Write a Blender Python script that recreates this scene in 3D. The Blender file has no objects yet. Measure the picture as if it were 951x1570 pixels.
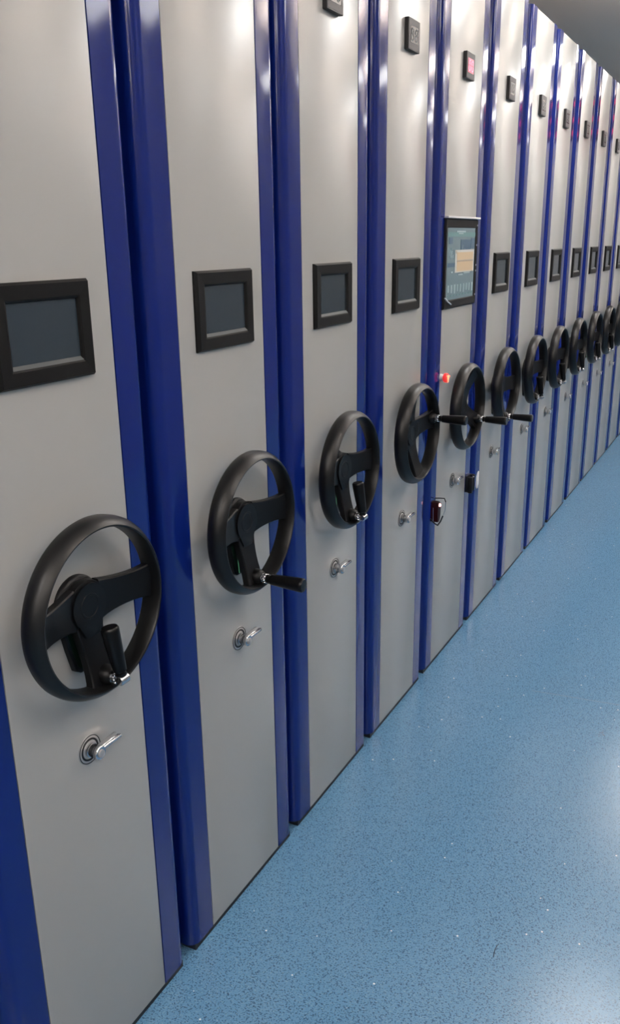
import bpy, bmesh, math, random
from mathutils import Vector, Matrix
random.seed(4)
PI = math.pi
SC = bpy.context.scene
COL = SC.collection

# ------------------------------------------------------------------ camera
cam_d = bpy.data.cameras.new('camera')
cam = bpy.data.objects.new('camera', cam_d); COL.objects.link(cam)
cam_d.sensor_fit = 'HORIZONTAL'; cam_d.sensor_width = 36.0
cam_d.lens = 36.0 * 1308.25 / 951.0
cam_d.clip_start = 0.02
Rr = Vector((0.88443494, 0.46647021, -0.01343026))
Ru = Vector((-0.12955564, 0.27308412, 0.95322631))
Rf = Vector((-0.44831927, 0.8413267, -0.30195898))
M = Matrix(((Rr.x, Ru.x, -Rf.x), (Rr.y, Ru.y, -Rf.y), (Rr.z, Ru.z, -Rf.z)))
cam.matrix_world = Matrix.Translation((1.0, 0.0, 1.5696)) @ M.to_4x4()
SC.camera = cam

# ------------------------------------------------------------------ world, exposure
w = bpy.data.worlds.new('world'); SC.world = w; w.use_nodes = True
w.node_tree.nodes['Background'].inputs[0].default_value = (0.6, 0.62, 0.66, 1)
w.node_tree.nodes['Background'].inputs[1].default_value = 0.03
SC.view_settings.view_transform = 'Standard'
SC.view_settings.look = 'None'
SC.view_settings.gamma = 1.0
SC.view_settings.use_curve_mapping = False
SC.view_settings.exposure = 0.42
LAMP = 11.0          # strength of the ceiling panels
CEIL = 3.30

# ------------------------------------------------------------------ materials
def s2l(c):
    return tuple((x/255/12.92 if x/255 <= .04045 else ((x/255+.055)/1.055)**2.4) for x in c)

def mat(name, col, rough=.5, metal=0., spec=.5, emit=None, es=0., coat=0., bump=None, var=None):
    m = bpy.data.materials.new(name); m.use_nodes = True
    nt = m.node_tree; b = nt.nodes['Principled BSDF']
    b.inputs['Base Color'].default_value = (*col, 1)
    b.inputs['Roughness'].default_value = rough
    b.inputs['Metallic'].default_value = metal
    b.inputs['Specular IOR Level'].default_value = spec
    if coat:
        b.inputs['Coat Weight'].default_value = coat
        b.inputs['Coat Roughness'].default_value = .03
    if emit:
        b.inputs['Emission Color'].default_value = (*emit, 1)
        b.inputs['Emission Strength'].default_value = es
    if bump or var:
        tc = nt.nodes.new('ShaderNodeTexCoord')
        n = nt.nodes.new('ShaderNodeTexNoise')
        n.inputs['Scale'].default_value = (bump or var)[0]
        n.inputs['Detail'].default_value = 3
        nt.links.new(tc.outputs['Object'], n.inputs['Vector'])
        if bump:
            bp = nt.nodes.new('ShaderNodeBump')
            bp.inputs['Strength'].default_value = bump[1]
            bp.inputs['Distance'].default_value = bump[2]
            nt.links.new(n.outputs['Fac'], bp.inputs['Height'])
            nt.links.new(bp.outputs['Normal'], b.inputs['Normal'])
        if var:
            mx = nt.nodes.new('ShaderNodeMix'); mx.data_type = 'RGBA'
            mx.inputs[6].default_value = (*[c*(1-var[1]) for c in col], 1)
            mx.inputs[7].default_value = (*[min(1, c*(1+var[1])) for c in col], 1)
            nt.links.new(n.outputs['Fac'], mx.inputs[0])
            nt.links.new(mx.outputs[2], b.inputs['Base Color'])
    return m

M_panel = mat('grey powder coat', (.352, .350, .340), .27, spec=.34, var=(1.6, .03))
M_panel_edge = mat('pale panel edge', (.62, .62, .66), .3)
M_blue = mat('blue gloss paint', (.0038, .0150, .150), .09, spec=.42, bump=(6., .10, .002))
M_carc = mat('carcass steel', (.10, .105, .12), .5, var=(3., .05))
M_plinth = mat('shadow black plinth', (.006, .008, .012), .6)
M_seam = mat('dark joint', (.004, .005, .012), .7)
M_rubber = mat('black wheel plastic', (.0048, .0048, .0052), .36, spec=.38, bump=(900., .12, .0002))
M_grip = mat('black grip', (.003, .003, .0033), .30, spec=.25)
M_hub = mat('black hub plastic', (.0038, .0038, .0045), .40, spec=.26)
M_bezel = mat('black bezel', (.0045, .004, .004), .5, spec=.2, bump=(1200., .1, .0002))
M_litlip = mat('bezel lip with painted light', (.075, .083, .088), .6, spec=.3)  # paler than the bezel: caught ceiling light put into the colour
M_glass = mat('dark screen glass', (.026, .038, .050), .16, spec=.6)
M_chrome = mat('chrome', (.62, .62, .64), .16, 1.)
M_steel = mat('satin steel plate', (.36, .36, .36), .35, .35)
M_ring = mat('black engraved ring', (.005, .005, .007), .45, spec=.25)
M_dispside = mat('black display housing', (.012, .011, .012), .45)
M_dispface = mat('grey display face', (.085, .08, .083), .5, spec=.25)
M_dispwin = mat('dark display window', (.012, .012, .014), .25)
M_seg = mat('unlit segment', (.17, .18, .185), .5, spec=.25)
M_segred = mat('lit red segment', (.9, .2, .3), .4, emit=(1.0, .16, .26), es=1.1)
M_winred = mat('red lit window', (.15, .02, .04), .3, emit=(.9, .06, .14), es=.55)
M_green = mat('green light line', (.05, .3, .12), .4, emit=(.16, .50, .28), es=.28)
M_greenglow = mat('painted green glow', (.004, .016, .009), .3)  # green reflection of the light line, painted onto the housing
M_redbtn = mat('lit red button', (.8, .04, .03), .3, emit=(1., .05, .05), es=.42)
M_redcore = mat('glowing red core', (1., .25, .15), .3, emit=(1., .22, .10), es=1.5)
M_redled = mat('red indicator light', (1., .5, .5), .3, emit=(1., .45, .45), es=3.)
M_redglow = mat('dark red translucent plastic', (.006, .001, .0015), .4, spec=.22, emit=(.5, .01, .02), es=.010)
M_white = mat('white plastic', (.62, .62, .62), .4)
M_wall2 = mat('white painted far wall', (.50, .50, .50), .7, var=(.8, .03))
M_ceil = mat('painted ceiling', (.88, .79, .72), .8, var=(.7, .05))
M_wall = mat('painted wall', (.33, .325, .32), .7, var=(.8, .04))
M_lampframe = mat('white lamp frame', (.7, .7, .7), .5)
M_lamp = mat('lamp diffuser', (.9, .9, .9), .6, emit=(1., .985, .96), es=LAMP)
M_added_uplight = mat('added uplight', (.9, .9, .9), .6, emit=(1., .96, .92), es=12.)  # upward glow added to lift the ceiling brightness
M_added_uplight2 = mat('strong added uplight', (.9, .9, .9), .6, emit=(1., .96, .92), es=19.)
M_lamp2 = mat('dimmer lamp diffuser', (.9, .9, .9), .6, emit=(1., .975, .94), es=6.4)
M_ledrow = mat('red led row', (.8, .05, .1), .4, emit=(1., .05, .20), es=1.6)
M_led_box = mat('led board housing', (.02, .02, .02), .5)
M_scr = mat('touch screen backdrop', (.10, .14, .155), .2, emit=(.20, .29, .33), es=0.19)
M_scr2 = mat('touch screen dark tile', (.05, .08, .11), .25, emit=(.07, .13, .19), es=0.31)
M_scr3 = mat('touch screen pale mark', (.13, .18, .19), .3, emit=(.36, .48, .50), es=0.25)
M_scr4 = mat('touch screen teal bar', (.08, .14, .14), .25, emit=(.15, .28, .28), es=0.31)
M_dlg = mat('touch screen cream dialog', (.22, .165, .10), .3, emit=(.80, .58, .36), es=0.31)
M_dlgb = mat('touch screen dialog border', (.25, .25, .24), .3, emit=(.62, .62, .58), es=0.31)
M_dlgd = mat('touch screen dialog line', (.2, .16, .12), .3, emit=(.34, .29, .24), es=0.31)
M_film = mat('peeling clear film', (.55, .58, .60), .25)

def floor_mat():
    m = bpy.data.materials.new('speckled blue vinyl'); m.use_nodes = True
    nt = m.node_tree; N = nt.nodes; L = nt.links; b = N['Principled BSDF']
    tc = N.new('ShaderNodeTexCoord')
    def noise(s, d=2.):
        n = N.new('ShaderNodeTexNoise'); n.inputs['Scale'].default_value = s; n.inputs['Detail'].default_value = d
        L.new(tc.outputs['Object'], n.inputs['Vector']); return n
    def ramp(src, stops):
        r = N.new('ShaderNodeValToRGB'); e = r.color_ramp.elements
        while len(e) < len(stops): e.new(.5)
        for k, (p, c) in enumerate(stops): e[k].position = p; e[k].color = (*c, 1)
        L.new(src, r.inputs[0]); return r
    def mix(a, bb, f, mode='MIX'):
        x = N.new('ShaderNodeMix'); x.data_type = 'RGBA'; x.blend_type = mode
        for s, i in ((a, 6), (bb, 7)):
            if isinstance(s, tuple): x.inputs[i].default_value = (*s, 1)
            else: L.new(s, x.inputs[i])
        if isinstance(f, float): x.inputs[0].default_value = f
        else: L.new(f, x.inputs[0])
        return x.outputs[2]
    base = (.102, .242, .405)
    big = noise(1.1, 4.)
    c = mix(tuple(v*.92 for v in base), tuple(v*1.08 for v in base), big.outputs['Fac'])
    g1 = ramp(noise(270., 2.).outputs['Fac'], [(.37, (1, 1, 1)), (.47, (0, 0, 0))])
    c = mix(c, (.040, .100, .18), g1.outputs[0])
    g2 = ramp(noise(260., 2.).outputs['Fac'], [(.56, (0, 0, 0)), (.68, (.8, .8, .8))])
    c = mix(c, (.17, .31, .43), g2.outputs[0])
    v = N.new('ShaderNodeTexVoronoi'); v.inputs['Scale'].default_value = 34.
    L.new(tc.outputs['Object'], v.inputs['Vector'])
    sp = ramp(v.outputs['Distance'], [(.06, (1, 1, 1)), (.10, (0, 0, 0))])
    pk = N.new('ShaderNodeSeparateColor'); L.new(v.outputs['Color'], pk.inputs[0])
    gt = N.new('ShaderNodeMath'); gt.operation = 'GREATER_THAN'; gt.inputs[1].default_value = .80
    L.new(pk.outputs[0], gt.inputs[0])
    ml = N.new('ShaderNodeMath'); ml.operation = 'MULTIPLY'
    L.new(gt.outputs[0], ml.inputs[0]); L.new(sp.outputs[0], ml.inputs[1])
    c = mix(c, (.62, .68, .72), ml.outputs[0])
    L.new(c, b.inputs['Base Color'])
    b.inputs['Specular IOR Level'].default_value = .5
    rr = ramp(noise(2.3, 4.).outputs['Fac'], [(.3, (.215, .215, .215)), (.7, (.235, .235, .235))])
    L.new(rr.outputs[0], b.inputs['Roughness'])
    bp = N.new('ShaderNodeBump'); bp.inputs['Strength'].default_value = .15; bp.inputs['Distance'].default_value = .0006
    L.new(noise(260., 2.).outputs['Fac'], bp.inputs['Height']); L.new(bp.outputs['Normal'], b.inputs['Normal'])
    return m
M_floor = floor_mat()

# ------------------------------------------------------------------ mesh helpers
def obj(name, bm, m, parent=None, smooth=False, loc=None):
    me = bpy.data.meshes.new(name)
    bmesh.ops.recalc_face_normals(bm, faces=bm.faces)
    bm.to_mesh(me); bm.free()
    ms = m if isinstance(m, (list, tuple)) else [m]
    for x in ms: me.materials.append(x)
    if smooth:
        for p in me.polygons: p.use_smooth = True
        try: me.set_sharp_from_angle(angle=math.radians(38))
        except Exception: pass
    o = bpy.data.objects.new(name, me); COL.objects.link(o)
    if parent: o.parent = parent
    if loc: o.location = loc
    return o

def box(bm, x0, x1, y0, y1, z0, z1, bev=0., seg=1, mi=0):
    vs = [bm.verts.new(p) for p in ((x0,y0,z0),(x1,y0,z0),(x1,y1,z0),(x0,y1,z0),(x0,y0,z1),(x1,y0,z1),(x1,y1,z1),(x0,y1,z1))]
    fs = [bm.faces.new([vs[i] for i in q]) for q in ((0,3,2,1),(4,5,6,7),(0,1,5,4),(1,2,6,5),(2,3,7,6),(3,0,4,7))]
    for f in fs: f.material_index = mi
    if bev:
        es = {e for f in fs for e in f.edges}
        bmesh.ops.bevel(bm, geom=list(es), offset=bev, segments=seg, profile=.5, affect='EDGES')
    return fs

def extrude_z(bm, pts, z0, z1):
    a = [bm.verts.new((x, y, z0)) for x, y in pts]; b = [bm.verts.new((x, y, z1)) for x, y in pts]
    n = len(pts)
    for i in range(n): bm.faces.new((a[i], a[(i+1) % n], b[(i+1) % n], b[i]))
    bm.faces.new(a[::-1]); bm.faces.new(b)

def extrude_x(bm, pts, x0, x1, bev=0.):
    """pts in (y,z); a slab standing on the cabinet front with a bevelled front edge"""
    n = len(pts)
    a = [bm.verts.new((x0, y, z)) for y, z in pts]; b = [bm.verts.new((x1, y, z)) for y, z in pts]
    for i in range(n): bm.faces.new((a[i], a[(i+1) % n], b[(i+1) % n], b[i]))
    bm.faces.new(a[::-1]); f = bm.faces.new(b)
    if bev:
        bmesh.ops.bevel(bm, geom=list(f.edges), offset=bev, segments=2, profile=.5, affect='EDGES')

def lathe(bm, prof, n=32, axis='x', origin=(0,0,0), closed=False, mat4=None):
    """prof: list of (axial, radius); rings around an axis"""
    rings = []
    for a, r in prof:
        ring = []
        if r <= 1e-6:
            ring = [bm.verts.new((a, 0, 0))]
        else:
            for k in range(n):
                t = 2*PI*k/n
                ring.append(bm.verts.new((a, r*math.cos(t), r*math.sin(t))))
        rings.append(ring)
    pairs = list(zip(rings, rings[1:])) + ([(rings[-1], rings[0])] if closed else [])
    for p, q in pairs:
        for k in range(n):
            k2 = (k+1) % n
            if len(p) == 1 and len(q) == 1: continue
            if len(p) == 1: bm.faces.new((p[0], q[k], q[k2]))
            elif len(q) == 1: bm.faces.new((p[k], p[k2], q[0]))
            else: bm.faces.new((p[k], p[k2], q[k2], q[k]))
    if not closed:
        for r in (rings[0], rings[-1]):
            if len(r) > 2: bm.faces.new(r)
    T = {'x': Matrix.Identity(3), 'z': Matrix(((0,0,-1),(0,1,0),(1,0,0))), 'y': Matrix(((0,-1,0),(1,0,0),(0,0,1)))}[axis]
    vs = [v for r in rings for v in r]
    for v in vs:
        v.co = T @ v.co
        if mat4: v.co = mat4 @ v.co
        v.co += Vector(origin)

def tube(bm, path, r, n=8):
    rings = []
    P = [Vector(p) for p in path]
    for i, p in enumerate(P):
        d = (P[min(i+1, len(P)-1)] - P[max(i-1, 0)]).normalized()
        u = d.cross(Vector((0, 0, 1)));
        if u.length < .05: u = d.cross(Vector((0, 1, 0)))
        u.normalize(); v = d.cross(u)
        rings.append([bm.verts.new(p + r*(math.cos(2*PI*k/n)*u + math.sin(2*PI*k/n)*v)) for k in range(n)])
    for a, b in zip(rings, rings[1:]):
        for k in range(n): bm.faces.new((a[k], a[(k+1) % n], b[(k+1) % n], b[k]))
    bm.faces.new(rings[0][::-1]); bm.faces.new(rings[-1])

def struct(name, bm, m, **k):
    o = obj(name, bm, m, **k); o['kind'] = 'structure'; return o

# ------------------------------------------------------------------ room shell
FZ = -0.016
bm = bmesh.new(); box(bm, -3.0, 2.95, -4.6, 13.0, FZ-.1, FZ); floor = struct('floor', bm, M_floor)
floor['label'] = 'speckled blue vinyl floor of the aisle'
bm = bmesh.new(); box(bm, -3.0, 2.95, -4.6, 13.0, CEIL, CEIL+.1); o = struct('ceiling', bm, M_ceil)
bm = bmesh.new(); box(bm, 2.85, 2.95, -4.6, 13.0, FZ, CEIL); struct('wall_right', bm, M_wall)
bm = bmesh.new(); box(bm, -3.0, -2.9, -4.6, 13.0, FZ, CEIL); struct('wall_left', bm, M_wall)
bm = bmesh.new(); box(bm, -2.9, 2.85, 12.9, 13.0, FZ, CEIL); struct('wall_far', bm, M_wall2)
bm = bmesh.new(); box(bm, -2.9, 2.85, -4.6, -4.5, FZ, CEIL); struct('wall_near', bm, M_wall)
bm = bmesh.new(); box(bm, 2.838, 2.85, -4.5, 12.9, FZ, .09, .002); struct('baseboard_right', bm, M_wall)

# welded seam of the vinyl sheets, a dark nick and a scuff: small marks on the floor
bm = bmesh.new()
n = 14
top = []
for k in range(n+1):
    x = .40 + 2.4*k/n
    y = 2.843 + .118*(x-.40)
    top.append((x, y))
for (x0, y0), (x1, y1) in zip(top, top[1:]):
    wv = .0021
    vs = [bm.verts.new(p) for p in ((x0, y0-wv, FZ+.0004), (x1, y1-wv, FZ+.0004), (x1, y1+wv, FZ+.0004), (x0, y0+wv, FZ+.0004))]
    bm.faces.new(vs)
M_weld = mat('darker blue weld', (.062, .145, .235), .5)
o = obj('floor_seam', bm, M_weld, floor); o['label'] = 'thin darker weld line crossing the vinyl'
M_mark = mat('dark scuff', (.02, .03, .05), .6)
bm = bmesh.new(); tube(bm, [(.6235, 1.579, FZ+.001), (.6205, 1.600, FZ+.001), (.6215, 1.618, FZ+.001)], .0009, 5)
o = obj('floor_nick', bm, M_mark, floor); o['label'] = 'short dark nick in the vinyl'
bm = bmesh.new()
for k in range(26):
    x = .678+random.gauss(0, .006); y = 2.665+random.gauss(0, .013); s = random.uniform(.0008, .0022)
    vs = [bm.verts.new((x+s*math.cos(a)*1.3, y+s*math.sin(a), FZ+.0005)) for a in (0, 1.3, 2.4, 3.6, 5.)]
    bm.faces.new(vs)
o = obj('floor_scuff', bm, M_mark, floor); o['label'] = 'small dark scuff'; 

# ------------------------------------------------------------------ ceiling lights
def ceiling_light(x0, x1, y0, y1, label, grp='hanging light panels over the aisle'):
    """panel luminaire hung on wires: lit from below, with an added glow on top to brighten the ceiling"""
    e = bpy.data.objects.new('ceiling_light', None); COL.objects.link(e)
    cx, cy = (x0+x1)/2, (y0+y1)/2
    e.location = (cx, cy, CEIL); e['label'] = label; e['category'] = 'ceiling light'; e['group'] = grp
    bm = bmesh.new(); a, b = (x1-x0)/2, (y1-y0)/2; f = .012; d = CEIL-2.80
    for q in ((-a-f, a+f, -b-f, -b), (-a-f, a+f, b, b+f), (-a-f, -a, -b, b), (a, a+f, -b, b)):
        box(bm, *q, -d, -d+.035)
    obj('frame', bm, M_lampframe, e)
    bm = bmesh.new(); box(bm, -a, a, -b, b, -d+.002, -d+.012); obj('diffuser', bm, M_lamp if x0 < 1 else M_lamp2, e)
    bm = bmesh.new(); box(bm, -a, a, -b, b, -d+.016, -d+.030); obj('added_uplight', bm, M_added_uplight if x0 < 1 else M_added_uplight2, e)
    for sx in (-1, 1):
        for sy in (-1, 1):
            bm = bmesh.new(); lathe(bm, [(-d+.03, .0012), (0, .0012)], 6, 'z', (sx*a, sy*b, 0)); obj('wire', bm, M_steel, e)
rows = [(-3.8, 'behind the camera'), (-1.15, 'just behind the camera'), (1.5, 'above the nearest cabinets'), (4.1, 'above the touch-screen cabinet'), (6.75, 'whose glare shows on the far cabinet tops'), (9.4, 'beyond the farthest cabinets'), (12.0, 'added near the far wall to brighten it')]  # the last row is added to brighten the far wall
for y, t in rows:
    for x0, x1, sd in ((.34, .92, 'aisle-side'), (1.80, 2.70, 'wall-side')):
        if sd == 'aisle-side' and y in (12.0, 9.4, 1.5): continue
        ceiling_light(x0, x1, y-.33, y+.33, 'white %s hanging light panel %s' % (sd, t))

# red led message board hung across the far aisle (seen as red spots mirrored in the blue trim)
e = bpy.data.objects.new('message_board', None); COL.objects.link(e)
e.location = (.85, 8.2, CEIL); e['label'] = 'black hanging board with three broken glowing red rows, mirrored in far blue trims'; e['category'] = 'sign'
bm = bmesh.new(); box(bm, -.42, .42, 0, .05, 2.37-CEIL, 2.72-CEIL, .004); obj('housing', bm, M_led_box, e)
for z in (2.665, 2.54, 2.435):
    for x in (-.40, -.31, .04, .12):
        bm = bmesh.new(); box(bm, x, x+.066, -.006, .001, z-CEIL-.020, z-CEIL+.020)
        obj('light_block', bm, M_ledrow, e)
for x in (-.3, .3):
    bm = bmesh.new(); lathe(bm, [(2.715-CEIL, .006), (0, .006)], 8, 'z', (x, .025, 0)); obj('hanger', bm, M_steel, e)

# ------------------------------------------------------------------ cabinet pieces (origin = panel centre line, floor level of the panel)
H = 2.464
TW = .0780    # trim width

def trim_profile(w, side):
    """blue edge strip in plan: flat front, big round outer corner.  side=-1 near, +1 far"""
    r = .026; pts = []
    pts.append((0.0, 0.0))
    cx, cy = -r, w-r
    for k in range(9):
        t = PI/2*k/8
        pts.append((cx+r*math.cos(t), cy+r*math.sin(t)))
    pts.append((-.14, w)); pts.append((-.14, 0.0))
    return [(x, side*y) for x, y in pts]

MESH = {}
def shared(key, build):
    if key not in MESH: MESH[key] = build()
    me = MESH[key]
    return me

def part(name, key, build, m, parent, loc=(0, 0, 0), rot=None, smooth=True, label=None):
    """a part that shares its mesh with the alike parts of the other cabinets"""
    if key in MESH:
        o = bpy.data.objects.new(name, MESH[key]); COL.objects.link(o); o.parent = parent
    else:
        bm = bmesh.new(); build(bm); o = obj(name, bm, m, parent, smooth); MESH[key] = o.data
    o.location = loc
    if rot: o.rotation_euler = rot
    if label: o['label'] = label
    return o

# --- screen
def frame_loft(bm, W, Hh, w, h, d, lip):
    loops = [(W, Hh, 0.), (W, Hh, .004), (W-.004, Hh-.004, d), (w+.003, h+.003, d-.001), (w, h, d-.002), (w-lip, h-lip, .004)]
    rs = []
    for a, b, x in loops:
        rs.append([bm.verts.new((x, sy*a, sz*b)) for sy, sz in ((-1,-1),(1,-1),(1,1),(-1,1))])
    for p, q in zip(rs, rs[1:]):
        for k in range(4): bm.faces.new((p[k], p[(k+1) % 4], q[(k+1) % 4], q[k]))

def b_bezel(bm): frame_loft(bm, .104, .078, .0765, .050, .011, .002)
def b_pane(bm): box(bm, .001, .0045, -.0750, .0750, -.0485, .0485)
def b_lip(bm): 
    vs = [bm.verts.new(p) for p in ((.0049,-.074,-.0440),(.0049,.074,-.0440),(.0098,.0765,-.0500),(.0098,-.0765,-.0500),
                                    (.0040,-.074,-.0500),(.0040,.074,-.0500))]
    bm.faces.new((vs[0], vs[1], vs[2], vs[3])); bm.faces.new((vs[0], vs[4], vs[5], vs[1])); bm.faces.new((vs[3], vs[2], vs[5], vs[4]))
    bm.faces.new((vs[0], vs[3], vs[4])); bm.faces.new((vs[1], vs[5], vs[2]))

# --- number display
SEG = {'a': (0, 1, 'h'), 'b': (1, .5, 'v'), 'c': (1, -.5, 'v'), 'd': (0, -1, 'h'), 'e': (-1, -.5, 'v'), 'f': (-1, .5, 'v'), 'g': (0, 0, 'h')}
DIG = {'8': 'abcdefg', '0': 'abcdef'}
def b_digits(txt):
    def f(bm):
        for k, ch in enumerate(txt):
            cy = (-.0145, .0145)[k]; hw, hh, t = .0078, .0150, .0042
            for s in DIG[ch]:
                sx, sz, o_ = SEG[s]
                if o_ == 'h':
                    y, z = cy, sz*hh
                    pts = [(y-hw+.002, z), (y-hw+.004, z+t/2), (y+hw-.004, z+t/2), (y+hw-.002, z), (y+hw-.004, z-t/2), (y-hw+.004, z-t/2)]
                else:
                    y, z = cy+sx*hw, sz*hh
                    pts = [(y, z-hh/2+.001), (y-t/2, z-hh/2+.003), (y-t/2, z+hh/2-.003), (y, z+hh/2-.001), (y+t/2, z+hh/2-.003), (y+t/2, z-hh/2+.003)]
                pts = [(a+.0012*(b/.015), b) for a, b in pts]
                extrude_x(bm, pts, .0128, .0140)
    return f
def b_disphouse(bm): box(bm, 0, .0125, -.0435, .0435, -.0400, .0400, .0012)
def b_dispface(bm): box(bm, .0115, .0129, -.0405, .0418, -.0365, .0385, .0004)
def b_dispwin(bm): box(bm, .0120, .0133, -.0290, .0290, -.0215, .0215, .0005)

# --- hand wheel, centred on the hub axis
def b_rim(bm):
    # flat-bottomed D section, wide along the axle
    prof = [(.0310, .1440), (.0305, .1530), (.0325, .1575), (.0370, .1600), (.0460, .1606), (.0530, .1600), (.0590, .1576),
            (.0645, .1538), (.0690, .1500), (.0718, .1466), (.0712, .1440), (.0685, .1424), (.0500, .1415), (.0350, .1420)]
    lathe(bm, prof, 96, closed=True)
def rotpts(pts, a):
    c, s = math.cos(a), math.sin(a)
    return [(y*c - z*s, y*s + z*c) for y, z in pts]
def b_spokes(bm):
    # side spokes: slabs that widen towards the hub, third spoke downwards with a boss for the crank
    def spoke(a, w0, w1, w2, x0, x1, rise):
        n = 8; pts = []
        for k in range(n+1):
            t = k/n; r = .030 + (.148-.030)*t
            wd = w1 + (w0-w1)*(1-t)**3 + (w2-w1)*t**6
            pts.append((r, wd))
        # dished: the spoke climbs from the sunk hub out to the rim
        cols = []
        for r, wd in pts:
            lift = rise*((r-.030)/.118)**1.5
            q = []
            for sx, sw in ((x0, -1), (x1-.002, -1), (x1, -.93), (x1, .93), (x1-.002, 1), (x0, 1)):
                y, z = rotpts([(r, sw*wd)], a)[0]
                q.append(bm.verts.new((sx+lift, y, z)))
            cols.append(q)
        for p, q in zip(cols, cols[1:]):
            for k in range(6): bm.faces.new((p[k], p[(k+1) % 6], q[(k+1) % 6], q[k]))
        bm.faces.new(cols[0]); bm.faces.new(cols[-1])
    spoke(0, .038, .0265, .036, .013, .028, .026)
    spoke(PI, .038, .0265, .036, .013, .028, .026)
    spoke(-PI/2, .034, .0255, .036, .013, .029, .026)
def b_hub(bm):
    lathe(bm, [(.010, .030), (.012, .045), (.016, .046), (.0265, .045), (.0275, .043), (.0275, .0)], 48)
def b_cap(bm):
    # round cap running out into a short tongue towards the third spoke
    pts = []
    for k in range(33):
        t = -math.radians(52) + math.radians(284)*k/32
        pts.append((.0405*math.cos(t), .0405*math.sin(t)))
    pts += [(-.0205, -.052), (-.0175, -.058), (.0175, -.058), (.0205, -.052)]
    extrude_x(bm, pts, .020, .0325, .003)
def b_capring(bm):
    lathe(bm, [(.0320, .0235), (.0332, .0225), (.0332, .0195), (.0320, .0185)], 32, closed=True)
def b_boss(bm):
    # round pad for the crank joint, faired into the rim
    lathe(bm, [(.030, .019), (.052, .019), (.060, .0165), (.064, .0120), (.064, 0)], 24, origin=(0, PIV[0], PIV[1]))
PIV = (.006, -.130)
def b_joint(bm):
    # chrome knuckle: washer, pin and toothed collar
    lathe(bm, [(.063, .0115), (.066, .0115), (.067, .010), (.067, .0065), (.078, .0065), (.078, .0)], 20, origin=(0, PIV[0], PIV[1]))
    for k in range(8):
        a = 2*PI*k/8
        lathe(bm, [(.067, .0026), (.074, .0026), (.0755, .0015), (.0755, 0)], 8, origin=(0, PIV[0]+.0098*math.cos(a), PIV[1]+.0098*math.sin(a)))
def b_knuckle_up(bm):
    lathe(bm, [(-.0105, .007), (-.009, .0088), (.009, .0088), (.0105, .007)], 20, 'y', (.0855, PIV[0], PIV[1]))
def b_crank(bm):
    # grip along local z from the joint; swells towards the free end
    prof = [(.004, .0), (.004, .0075), (.008, .0105), (.011, .0108), (.0125, .0088), (.015, .0088), (.0165, .0118), (.030, .0128),
            (.060, .0146), (.092, .0160), (.0965, .0156), (.099, .0138), (.0995, .0)]
    lathe(bm, prof, 28, 'z')
def b_housing(bm):
    pts = [(-.047, .0), (-.046, -.030), (-.036, -.075), (-.024, -.118), (-.012, -.126), (.012, -.126), (.024, -.118), (.036, -.075), (.046, -.030), (.047, 0)]
    extrude_x(bm, pts, 0, .0110, .002)
def b_greenline(bm):
    pts = [(-.0150, -.045), (-.0138, -.045), (-.0055, -.122), (-.0067, -.122)]
    extrude_x(bm, pts, .0105, .0122)
def b_greenglow(bm):
    pts = [(-.039, -.036), (-.0155, -.040), (-.0075, -.119), (-.019, -.112)]
    extrude_x(bm, pts, .0105, .0116)
def b_collar(bm):
    lathe(bm, [(0, .052), (.006, .052), (.009, .050), (.0125, .044), (.0125, 0)], 40)

# --- lock
def b_lockplate(bm): lathe(bm, [(0, .0285), (.0012, .0285), (.0018, .0278), (.0018, 0)], 40)
def b_lockring(bm):
    lathe(bm, [(.0016, .0278), (.0024, .0274), (.0024, .0262), (.0016, .0258)], 40, closed=True)
    lathe(bm, [(.0016, .0222), (.0028, .0216), (.0028, .0186), (.0016, .0180)], 40, closed=True)
def b_lockbarrel(bm):
    lathe(bm, [(.0015, .0135), (.007, .0135), (.008, .0120), (.018, .0120), (.0195, .0130), (.027, .0130), (.0285, .0118), (.0285, 0)], 28)
def b_lever(bm):
    # flat thumb lever lying sideways, its two long edges rolled
    box(bm, .0130, .0235, .0, .0560, .0010, .0085, .0012, 1)
    for x in (.0125, .0245):
        lathe(bm, [(0, 0), (0, .0040), (.057, .0040), (.0585, .0028), (.0585, 0)], 14, 'y', (x, .0, .0040))
def b_lockcap(bm): lathe(bm, [(.028, .0078), (.0305, .0078), (.0312, .006), (.0312, 0)], 20, origin=(0, .0, -.001))

# ------------------------------------------------------------------ cabinets
# panel edges measured from the photograph: near edge, far edge of each grey front
CAB = [(.8358, 1.1632), (1.3498, 1.6687), (1.8520, 2.1701), (2.3565, 2.6709), (2.8560, 3.2026), (3.3930, 3.7077), (3.9040, 4.2140),
       (4.3960, 4.7010), (4.9010, 5.2070), (5.4100, 5.7200), (5.8950, 6.2150), (6.3920, 6.7200), (6.8930, 7.2180), (7.3950, 7.7150)]
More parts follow.
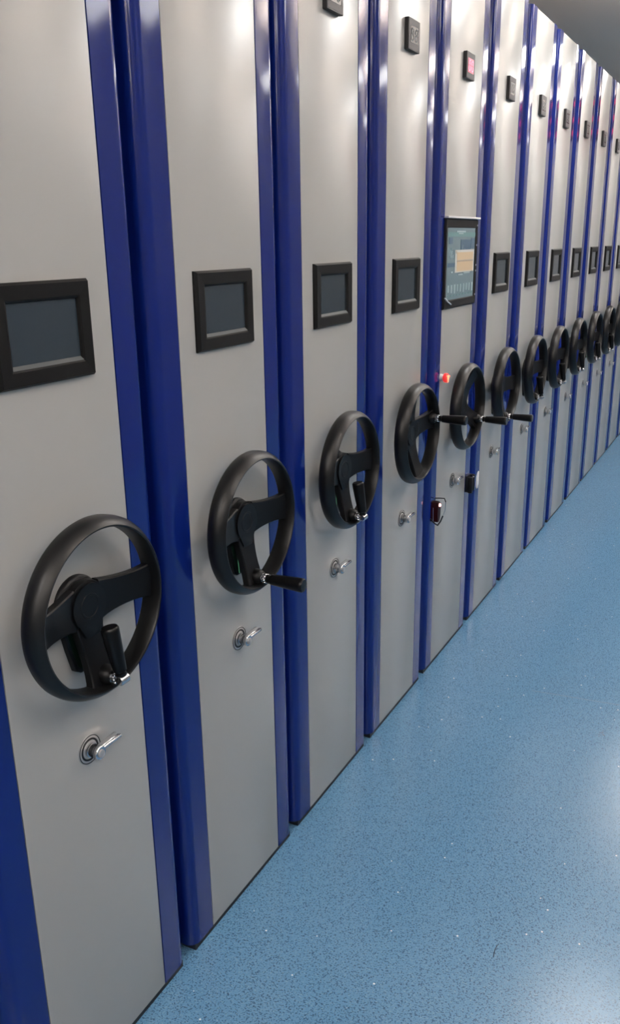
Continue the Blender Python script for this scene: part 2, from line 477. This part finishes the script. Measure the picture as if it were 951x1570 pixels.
# wheel turn in degrees, crank folded up or swung out
WH = [(0, 'up'), (0, 'out'), (0, 'up'), (100, 'out'), (57, 'out'), (-3, 'out'), (0, 'up'), (2, 'up'), (0, 'up'), (-2, 'up'), (0, 'up'), (3, 'up'), (0, 'up'), (0, 'up')]
LAB = [
 'nearest grey and blue storage cabinet, its screen cut off by the photo\'s left edge',
 'grey and blue storage cabinet, second nearest, crank swung out at bottom of its wheel',
 'grey and blue storage cabinet, third nearest, crank folded up inside its wheel',
 'grey and blue storage cabinet just before the touch-screen one, crank out at wheel\'s right',
 'storage cabinet with tall lit touch screen, glowing red number and red button',
 'grey and blue storage cabinet just past the touch-screen one, crank swung out low',
 'second storage cabinet past the touch-screen one, crank folded up',
 'third storage cabinet past the touch-screen one, lamp glare across its top',
 'fourth storage cabinet past the touch-screen one, white lamp glare at its top corner',
 'fifth storage cabinet past the touch-screen one, between glare-topped one and right edge',
 'sixth storage cabinet past the touch-screen one, its number display nearly at the right edge',
 'third from the far end of the visible row of storage cabinets, narrow sliver of grey',
 'second from the far end of the visible row of storage cabinets, lower front only',
 'farthest visible storage cabinet, a sliver at the photo\'s right edge']

def cabinet(i):
    y0, y1 = CAB[i]; cy = (y0+y1)/2; hw = (y1-y0)/2; main = i == 4
    e = bpy.data.objects.new('storage_cabinet', None); COL.objects.link(e)
    e.location = (0, cy, 0); e['label'] = LAB[i]; e['category'] = 'cabinet'; e['group'] = 'mobile storage cabinets in the row'
    # near gap bound by neighbours
    wn = TW; wf = TW
    if i > 0: wn = min(TW, (y0-CAB[i-1][1]-.018)/2)
    if i < 13: wf = min(TW, (CAB[i+1][0]-y1-.018)/2)
    # body behind the front
    bm = bmesh.new(); box(bm, -2.0, -.139, -hw-wn+.002, hw+wf-.002, .02, H-.004); obj('body', bm, M_carc, e)
    bm = bmesh.new(); box(bm, -1.98, -.004, -hw-wn+.010, hw+wf-.010, FZ, .0015); obj('plinth', bm, M_plinth, e)  # plinth nearly flush; its black paints the shadow line under the front
    # grey front sheet: dark joint each side, folded pale edge
    g = .0022
    bm = bmesh.new(); box(bm, -.136, -.004, -hw-.0005, hw+.0005, .003, H-.006); obj('joint_strip', bm, M_seam, e)
    bm = bmesh.new(); box(bm, -.03, 0.0, -hw+g, hw-g, 0., H-.002, .0016, 2); obj('front_panel', bm, M_panel, e, smooth=True)
    for s, wd in ((-1, wn), (1, wf)):
        bm = bmesh.new(); extrude_z(bm, trim_profile(wd, s), 0.0, H)
        obj('side_trim', bm, M_blue, e, smooth=True, loc=(0, s*hw, 0))
    # lock
    L = part('lock', 'lockplate', b_lockplate, M_steel, e, (0, .006, .691))
    part('lock_ring', 'lockring', b_lockring, M_ring, L)
    part('barrel', 'barrel', b_lockbarrel, M_chrome, L)
    part('lever', 'lever', b_lever, M_chrome, L)
    part('key_plug', 'lockcap', b_lockcap, M_steel, L)
    # wheel
    zc = .9795; dy = .011; rot, mode = WH[i]
    A = (math.radians(rot), 0, 0)
    hs = part('wheel_housing', 'housing', b_housing, M_hub, e, (0, .008, zc))
    part('green_glow_tint', 'greenglow', b_greenglow, M_greenglow, hs)
    part('green_light_line', 'greenline', b_greenline, M_green, hs, smooth=False)
    part('collar', 'collar', b_collar, M_hub, hs)
    W = part('hand_wheel', 'rim', b_rim, M_rubber, e, (0, dy, zc), A)
    part('spokes', 'spokes', b_spokes, M_hub, W)
    part('hub', 'hub', b_hub, M_hub, W)
    part('hub_cap', 'cap', b_cap, M_hub, W)
    part('cap_ring', 'capring', b_capring, M_hub, W)
    part('crank_boss', 'boss', b_boss, M_hub, W)
    part('crank_joint', 'joint', b_joint, M_chrome, W)
    if mode == 'up':
        part('crank_knuckle', 'knup', b_knuckle_up, M_chrome, W)
        part('crank_grip', 'crank', b_crank, M_grip, W, (.0835, PIV[0], PIV[1]), (math.radians(3), math.radians(-8), 0))
    else:
        part('crank_grip', 'crank', b_crank, M_grip, W, (.070, PIV[0], PIV[1]), (0, PI/2, 0))
    # number display
    D = part('number_display', 'dhouse', b_disphouse, M_dispside, e, (0, .003, 2.1175))
    part('display_face', 'dface', b_dispface, M_dispface, D)
    if main:
        part('display_window', 'dwinr', b_dispwin, M_winred, D)
        part('digits', 'dig00', b_digits('00'), M_segred, D, smooth=False, label='glowing red digits')
    else:
        part('display_window', 'dwin', b_dispwin, M_dispwin, D)
        part('digits', 'dig88', b_digits('88'), M_seg, D, smooth=False)
    # screen
    if not main:
        S = part('screen', 'bezel', b_bezel, M_bezel, e, (0, 0, 1.440), smooth=False)
        part('screen_glass', 'pane', b_pane, M_glass, S, smooth=False)
        part('lower_lip_lit', 'lip', b_lip, M_litlip, S, smooth=False)
    else:
        touch(e, hw)
    return e

def touch(e, hw):
    zc = 1.4895; hh = .149
    bm = bmesh.new(); frame_loft(bm, hw+.003, hh, .155, .1195, .0085, .001)
    S = obj('touch_screen', bm, M_bezel, e, loc=(0, 0, zc)); S['label'] = 'tall black-framed lit touch screen'
    bm = bmesh.new(); box(bm, .001, .0055, -.1545, .1500, -.1190, .1190); obj('backdrop', bm, M_scr, S)
    def rects(name, lst, m, x=.0062, t=.0006):
        bm = bmesh.new()
        for a in lst: box(bm, x-.0004, x+t, *a)
        return obj(name, bm, m, S)
    rects('title_bar', [(-.149, .149, .090, .104)], M_scr4)
    rects('title_mark', [(-.062, .036, .104, .1095), (-.04, .01, .099, .1018)], M_scr3, .0066)
    for q in ((-.012, .10, .044, .080), (.104, .142, .05, .084), (-.135, -.10, .066, .088)): rects('dark_tile', [q], M_scr2)
    rects('wave_mark', [(-.130+.004*k, -.127+.004*k, .028+.012*math.sin(k*1.3), .040+.012*math.sin(k*1.3)) for k in range(10)] +
          [(.008, .011, .024, .062), (.03, .033, .02, .05)], M_scr3)
    rects('lower_bar', [(-.145, .145, -.010, .004)], M_scr2)
    rects('caption_mark', [(-.11, -.09, -.030, -.025), (-.03, .02, -.040, -.035), (.03, .10, -.036, -.031)], M_scr3)
    ic = []
    for k in range(9):
        y = -.138+.033*k
        rects('icon', [(y, y+.012, -.094-.003*(k % 3), -.070)], M_scr3)
        rects('icon_caption', [(y, y+.014, -.108, -.104)], M_scr4)
    d = rects('dialog', [(-.070, .138, -.030, .046)], M_dlgb, .0068, .0010)
    rects('dialog_field', [(-.055, .128, .012, .038), (-.055, .128, -.026, .006)], M_dlg, .0078)
    rects('dialog_line', [(-.055, .128, .006, .011), (-.066, -.058, .034, .044), (.11, .134, -.030, -.027)], M_dlgd, .0080)
    bm = bmesh.new(); tube(bm, [(.0100, -.174, -.110), (.0140, -.158, -.121), (.0135, -.135, -.128), (.0105, -.110, -.134)], .0026, 8)
    obj('peeling_film', bm, M_film, S, smooth=True)['label'] = 'curled strip of pale film'
    bm = bmesh.new()
    box(bm, .0, .016, -hw-.002, hw+.004, hh, hh+.0065, .001); obj('top_rail', bm, M_white, S)['label'] = 'thin pale rail'
    # small bright bolts down the far side of the frame
    bm = bmesh.new()
    for z in (.128, .06, -.01, -.03, -.115): lathe(bm, [(.0075, .0035), (.0100, .0030), (.0100, 0)], 12, origin=(0, .164, z))
    obj('bolt', bm, M_steel, S, smooth=True)
    # emergency button
    by, bz = -.163, 1.1085
    bm = bmesh.new(); lathe(bm, [(0, .0125), (.003, .0125), (.006, .0115), (.011, .0100), (.012, 0)], 28)
    B = obj('stop_button', bm, M_white, e, True, (0, by, bz)); B['label'] = 'lit red push button on a pale collar'
    bm = bmesh.new(); lathe(bm, [(.010, .0095), (.013, .0095), (.014, .0150), (.016, .0165), (.024, .0165), (.0265, .0150), (.0280, .0110)], 28)
    obj('button_head', bm, M_redbtn, B, True)
    bm = bmesh.new(); lathe(bm, [(.0265, .0105), (.0292, .0090), (.0296, 0)], 20)
    for k in range(3):
        a = k*2*PI/3+.4
        lathe(bm, [(.027, .0030), (.0302, .0024), (.0302, 0)], 8, origin=(0, .0125*math.cos(a), .0125*math.sin(a)))
    obj('button_core', bm, M_redcore, B, True)
    # sensor with a red light and a guard hoop, on the near blue trim
    sy, sz = -hw-.030, .628
    bm = bmesh.new()
    extrude_x(bm, [(.0155*math.cos(t), .040*(1 if math.sin(t) > 0 else 1)*math.sin(t)**1 if abs(math.sin(t)) < .6 else .028*math.copysign(1, math.sin(t))+.012*math.sin(t)) for t in [2*PI*k/24 for k in range(24)]], -.002, .026, .004)
    G = obj('light_sensor', bm, M_redglow, e, True, (0, sy, sz)); G['label'] = 'black sensor with a red light and hoop guard'
    bm = bmesh.new(); lathe(bm, [(.024, .0062), (.029, .0060), (.0315, .0035), (.032, 0)], 16, origin=(0, .000, .026)); obj('indicator', bm, M_redled, G, True)
    bm = bmesh.new()
    tube(bm, [(.002, .012, .046), (.020, .020, .046), (.034, .030, .044), (.038, .034, .030)], .0022, 6)
    tube(bm, [(.002, -.026, -.022), (.016, -.018, -.040), (.022, .0, -.052), (.026, .018, -.042), (.030, .030, -.024)], .0030, 6)
    obj('hoop', bm, M_ring, G, True)
    bm = bmesh.new()
    tube(bm, [(.038, .034, .030), (.036, .036, .0), (.030, .030, -.024)], .0012, 6)
    tube(bm, [(.010, -.022, .02), (.012, -.024, -.03)], .0012, 6)
    obj('hoop_wire', bm, M_chrome, G, True)
    # latch on the far blue trim: two black posts and a bright keeper plate
    ly, lz = hw+.030, .634
    bm = bmesh.new(); box(bm, -.002, .010, -.026, .026, -.036, .032, .003, 2)
    K = obj('latch', bm, M_ring, e, True, (0, ly, lz)); K['label'] = 'black two-post latch with bright keeper plate'
    for yy, zz in ((-.016, -.004), (.010, .002)):
        bm = bmesh.new(); box(bm, .008, .028, yy-.008, yy+.008, zz-.036, zz+.032, .005, 2); obj('post', bm, M_ring, K, True)
    bm = bmesh.new(); lathe(bm, [(.026, .004), (.032, .0035), (.0325, 0)], 12, origin=(0, -.014, .030)); obj('rivet', bm, M_chrome, K, True)
    bm = bmesh.new(); extrude_x(bm, [(-.014, -.026), (-.004, -.036), (.006, -.034), (.016, -.020), (.016, .034), (.004, .030), (-.008, .018)], .020, .024, .001)
    P = obj('keeper_plate', bm, M_white, K, True); P.location = (.008, .036, .004)

for i in range(len(CAB)): cabinet(i)
